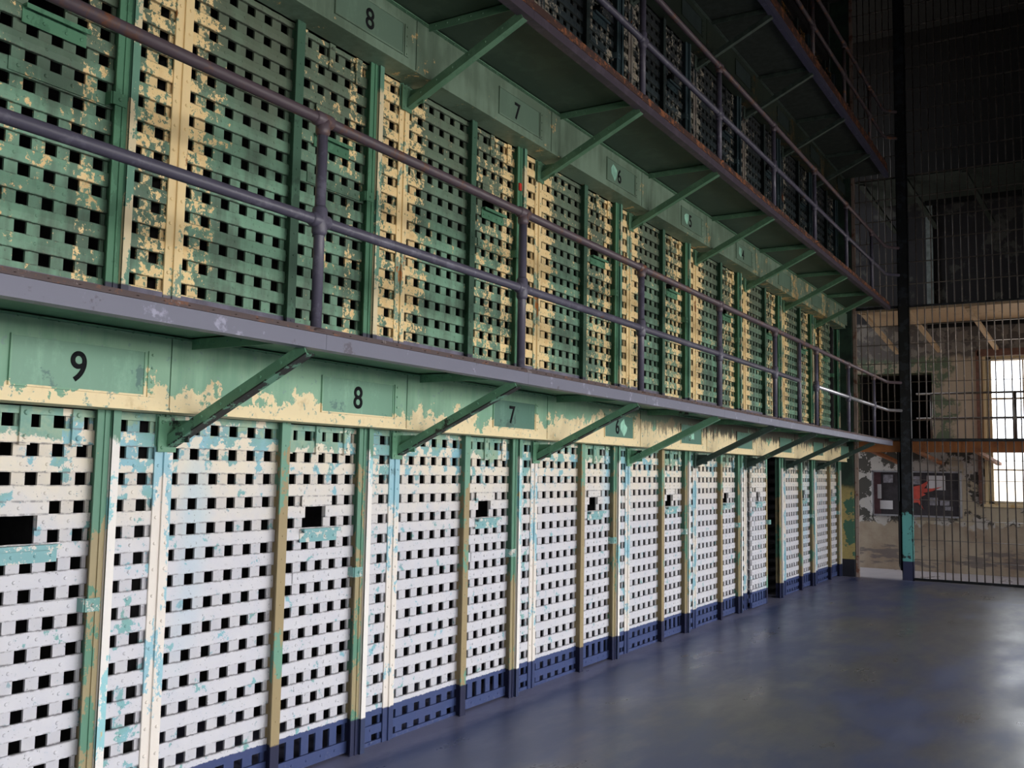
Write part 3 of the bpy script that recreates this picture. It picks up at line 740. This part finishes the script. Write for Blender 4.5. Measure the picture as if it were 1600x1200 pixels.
MB().box(.285, .335, YGT - .025, YGT + .03, .0, CEIL).build('side_stile', mat_two('rusty cream stile', (.26, .20, .17), (.16, .07, .045), .52, 6, .6, 0, .1), g2)
for z in (2.20, 4.31): MB().box(.335, .985, YGT - .025, YGT + .025, z - .02, z + .02).build('frame_rail', M['gpost'], g2)
gd = thing('barred_gate', 'black barred gate standing open behind the gate post', 'gate', (.965, YGT + .07, 0)); gd.rotation_euler = (0, 0, math.radians(11.5))
b = MB(); b.box(-.02, .02, 0, .04, .14, 2.13); b.box(-.02, .02, .78, .82, .14, 2.13)
b.box(-.02, .02, 0, .82, .14, .18).box(-.02, .02, 0, .82, 2.09, 2.13); b.build('gate_frame', M['black'], gd)
for i in range(6): MB().tube([(0, .135 + i * .11, .17), (0, .135 + i * .11, 2.1)], .0095, 8).build('upright_bar', M['black'], gd, smooth=True)
MB().box(-.035, .035, .005, .12, 1.0, 1.22).build('lock_box', M['black'], gd)

# walkways and railing across the end wall, behind the grille
for j, (z, fm, um) in enumerate(((2.165, M['orange'], M['orange']), (4.30, M['tanboard'], M['tanboard']), (6.47, M['deck2'], M['deck2']))):
    wk = thing('end_walkway', ['orange brown walkway across the end wall window behind the bars', 'walkway with tan underside higher behind the bars', 'dark walkway highest behind the bars'][j], 'walkway', (0, 0, z))
    MB().box(.34, 5.3, 16.44, YE - .01, -.03, 0).build('deck', um, wk)
    MB().box(.34, 5.3, 16.40, 16.44, -.17 if j == 0 else -.04, .0).build('front_board', fm, wk)
    for x in (.42, 1.10, 1.98, 2.9, 3.8):
        if j == 0 and 2.0 < x: continue
        zz = -.10 if j == 0 else -.04
        b = MB(); a_, b_ = Vector((x, 16.46, zz)), Vector((x + .26, YE - .02, -.32 if j == 0 else -.52)); d_ = (b_ - a_).normalized()
        b.obox(a_, b_, (1, 0, 0), d_.cross(Vector((1, 0, 0))), .07, .05); b.build('brace', fm, wk)
    MB().box(1.18 if j else .34, 5.3, YE - .09, YE - .01, -.115, -.03).build('wall_joist', M['black'], wk)
er = thing('end_railing', 'dark pipe railing on the orange walkway in front of the window', 'railing', (0, 0, 0))
for z in (2.92, 2.53): MB().tube([(1.20, 16.52, z), (5.2, 16.52, z)], .017).build('rail', M['steel'], er, smooth=True)
for x in (1.42, 2.60, 3.9): MB().tube([(x, 16.52, 2.165), (x, 16.52, 2.92)], .017 if x < 2 else .022).build('post', M['steel'], er, smooth=True)
pb_ = tag(MB().box(1.18, 1.29, YE - .05, YE - .002, 4.33, 6.40).build('wall_board', mat_simple('pale grey board', (.22, .26, .26), .6)), 'pale upright board on the dark wall behind the upper bars', 'board')

# display case on the end wall
CX0, CX1, CZ0, CZ1, CY = .226, 1.665, .925, 1.71, YE
dc = thing('display_case', 'aluminium framed notice case on the peeling end wall behind the bars', 'display case', (0, CY, 0))
MB().box(CX0 + .01, CX1 - .01, -.06, -.003, CZ0 + .01, CZ1 - .01).build('back_board', M['board'], dc)
b = MB(); d0, d1, fw = -.13, -.003, .028
b.box(CX0, CX0 + fw, d0, d1, CZ0, CZ1).box(CX1 - fw, CX1, d0, d1, CZ0, CZ1).box(CX0, CX1, d0, d1, CZ0, CZ0 + fw).box(CX0, CX1, d0, d1, CZ1 - fw, CZ1)
b.build('frame', M['alum'], dc, bevel=.002)
MB().box(CX0 + fw, CX0 + .14, -.066, -.06, CZ0 + fw, CZ1 - fw).build('side_panel', M['maroon'], dc)
red = [(.86, 1.31), (.90, 1.44), (1.02, 1.47), (1.165, 1.56), (1.10, 1.45), (1.07, 1.415), (1.20, 1.415), (1.365, 1.45), (1.20, 1.37), (1.05, 1.335), (1.10, 1.31), (1.03, 1.27), (.99, 1.235), (1.06, 1.05), (.97, 1.17), (.86, 1.16)]
b = MB(); n = len(red)
for yy in (-.072, -.064): b.v += [(x, yy, z) for x, z in red]
b.f.append(tuple(range(n))); b.f.append(tuple(range(2*n - 1, n - 1, -1)))
for i in range(n): b.f.append((i, (i+1) % n, n + (i+1) % n, n + i))
b.build('red_emblem', M['redprint'], dc)
for x0, x1, z0, z1, mm, lab in ((1.12, 1.41, 1.39, 1.635, 'paper', 'large white sheet pinned right of centre in the notice case'),
    (.88, 1.02, 1.48, 1.62, 'greypaper', 'grey sheet pinned above the red shape in the notice case'),
    (.31, .375, 1.22, 1.47, 'paper', 'tall thin white strip near the left of the notice case'),
    (.35, .56, 1.04, 1.19, 'paper', 'white picture sheet at the lower left of the notice case'),
    (.41, .57, 1.50, 1.64, 'greypaper', 'dark grey sheet at the upper left of the notice case'),
    (1.16, 1.29, 1.13, 1.26, 'greypaper', 'grey print below the large white sheet in the notice case'),
    (1.32, 1.47, 1.13, 1.22, 'greypaper', 'wide grey print at the lower right of the notice case'),
    (1.40, 1.52, 1.05, 1.115, 'greypaper', 'lowest small print at the right of the notice case')):
    o = MB().box(x0, x1, CY - .070, CY - .0615, z0, z1).build('notice_sheet', M[mm]); tag(o, lab, 'paper', 'sheets in the notice case')
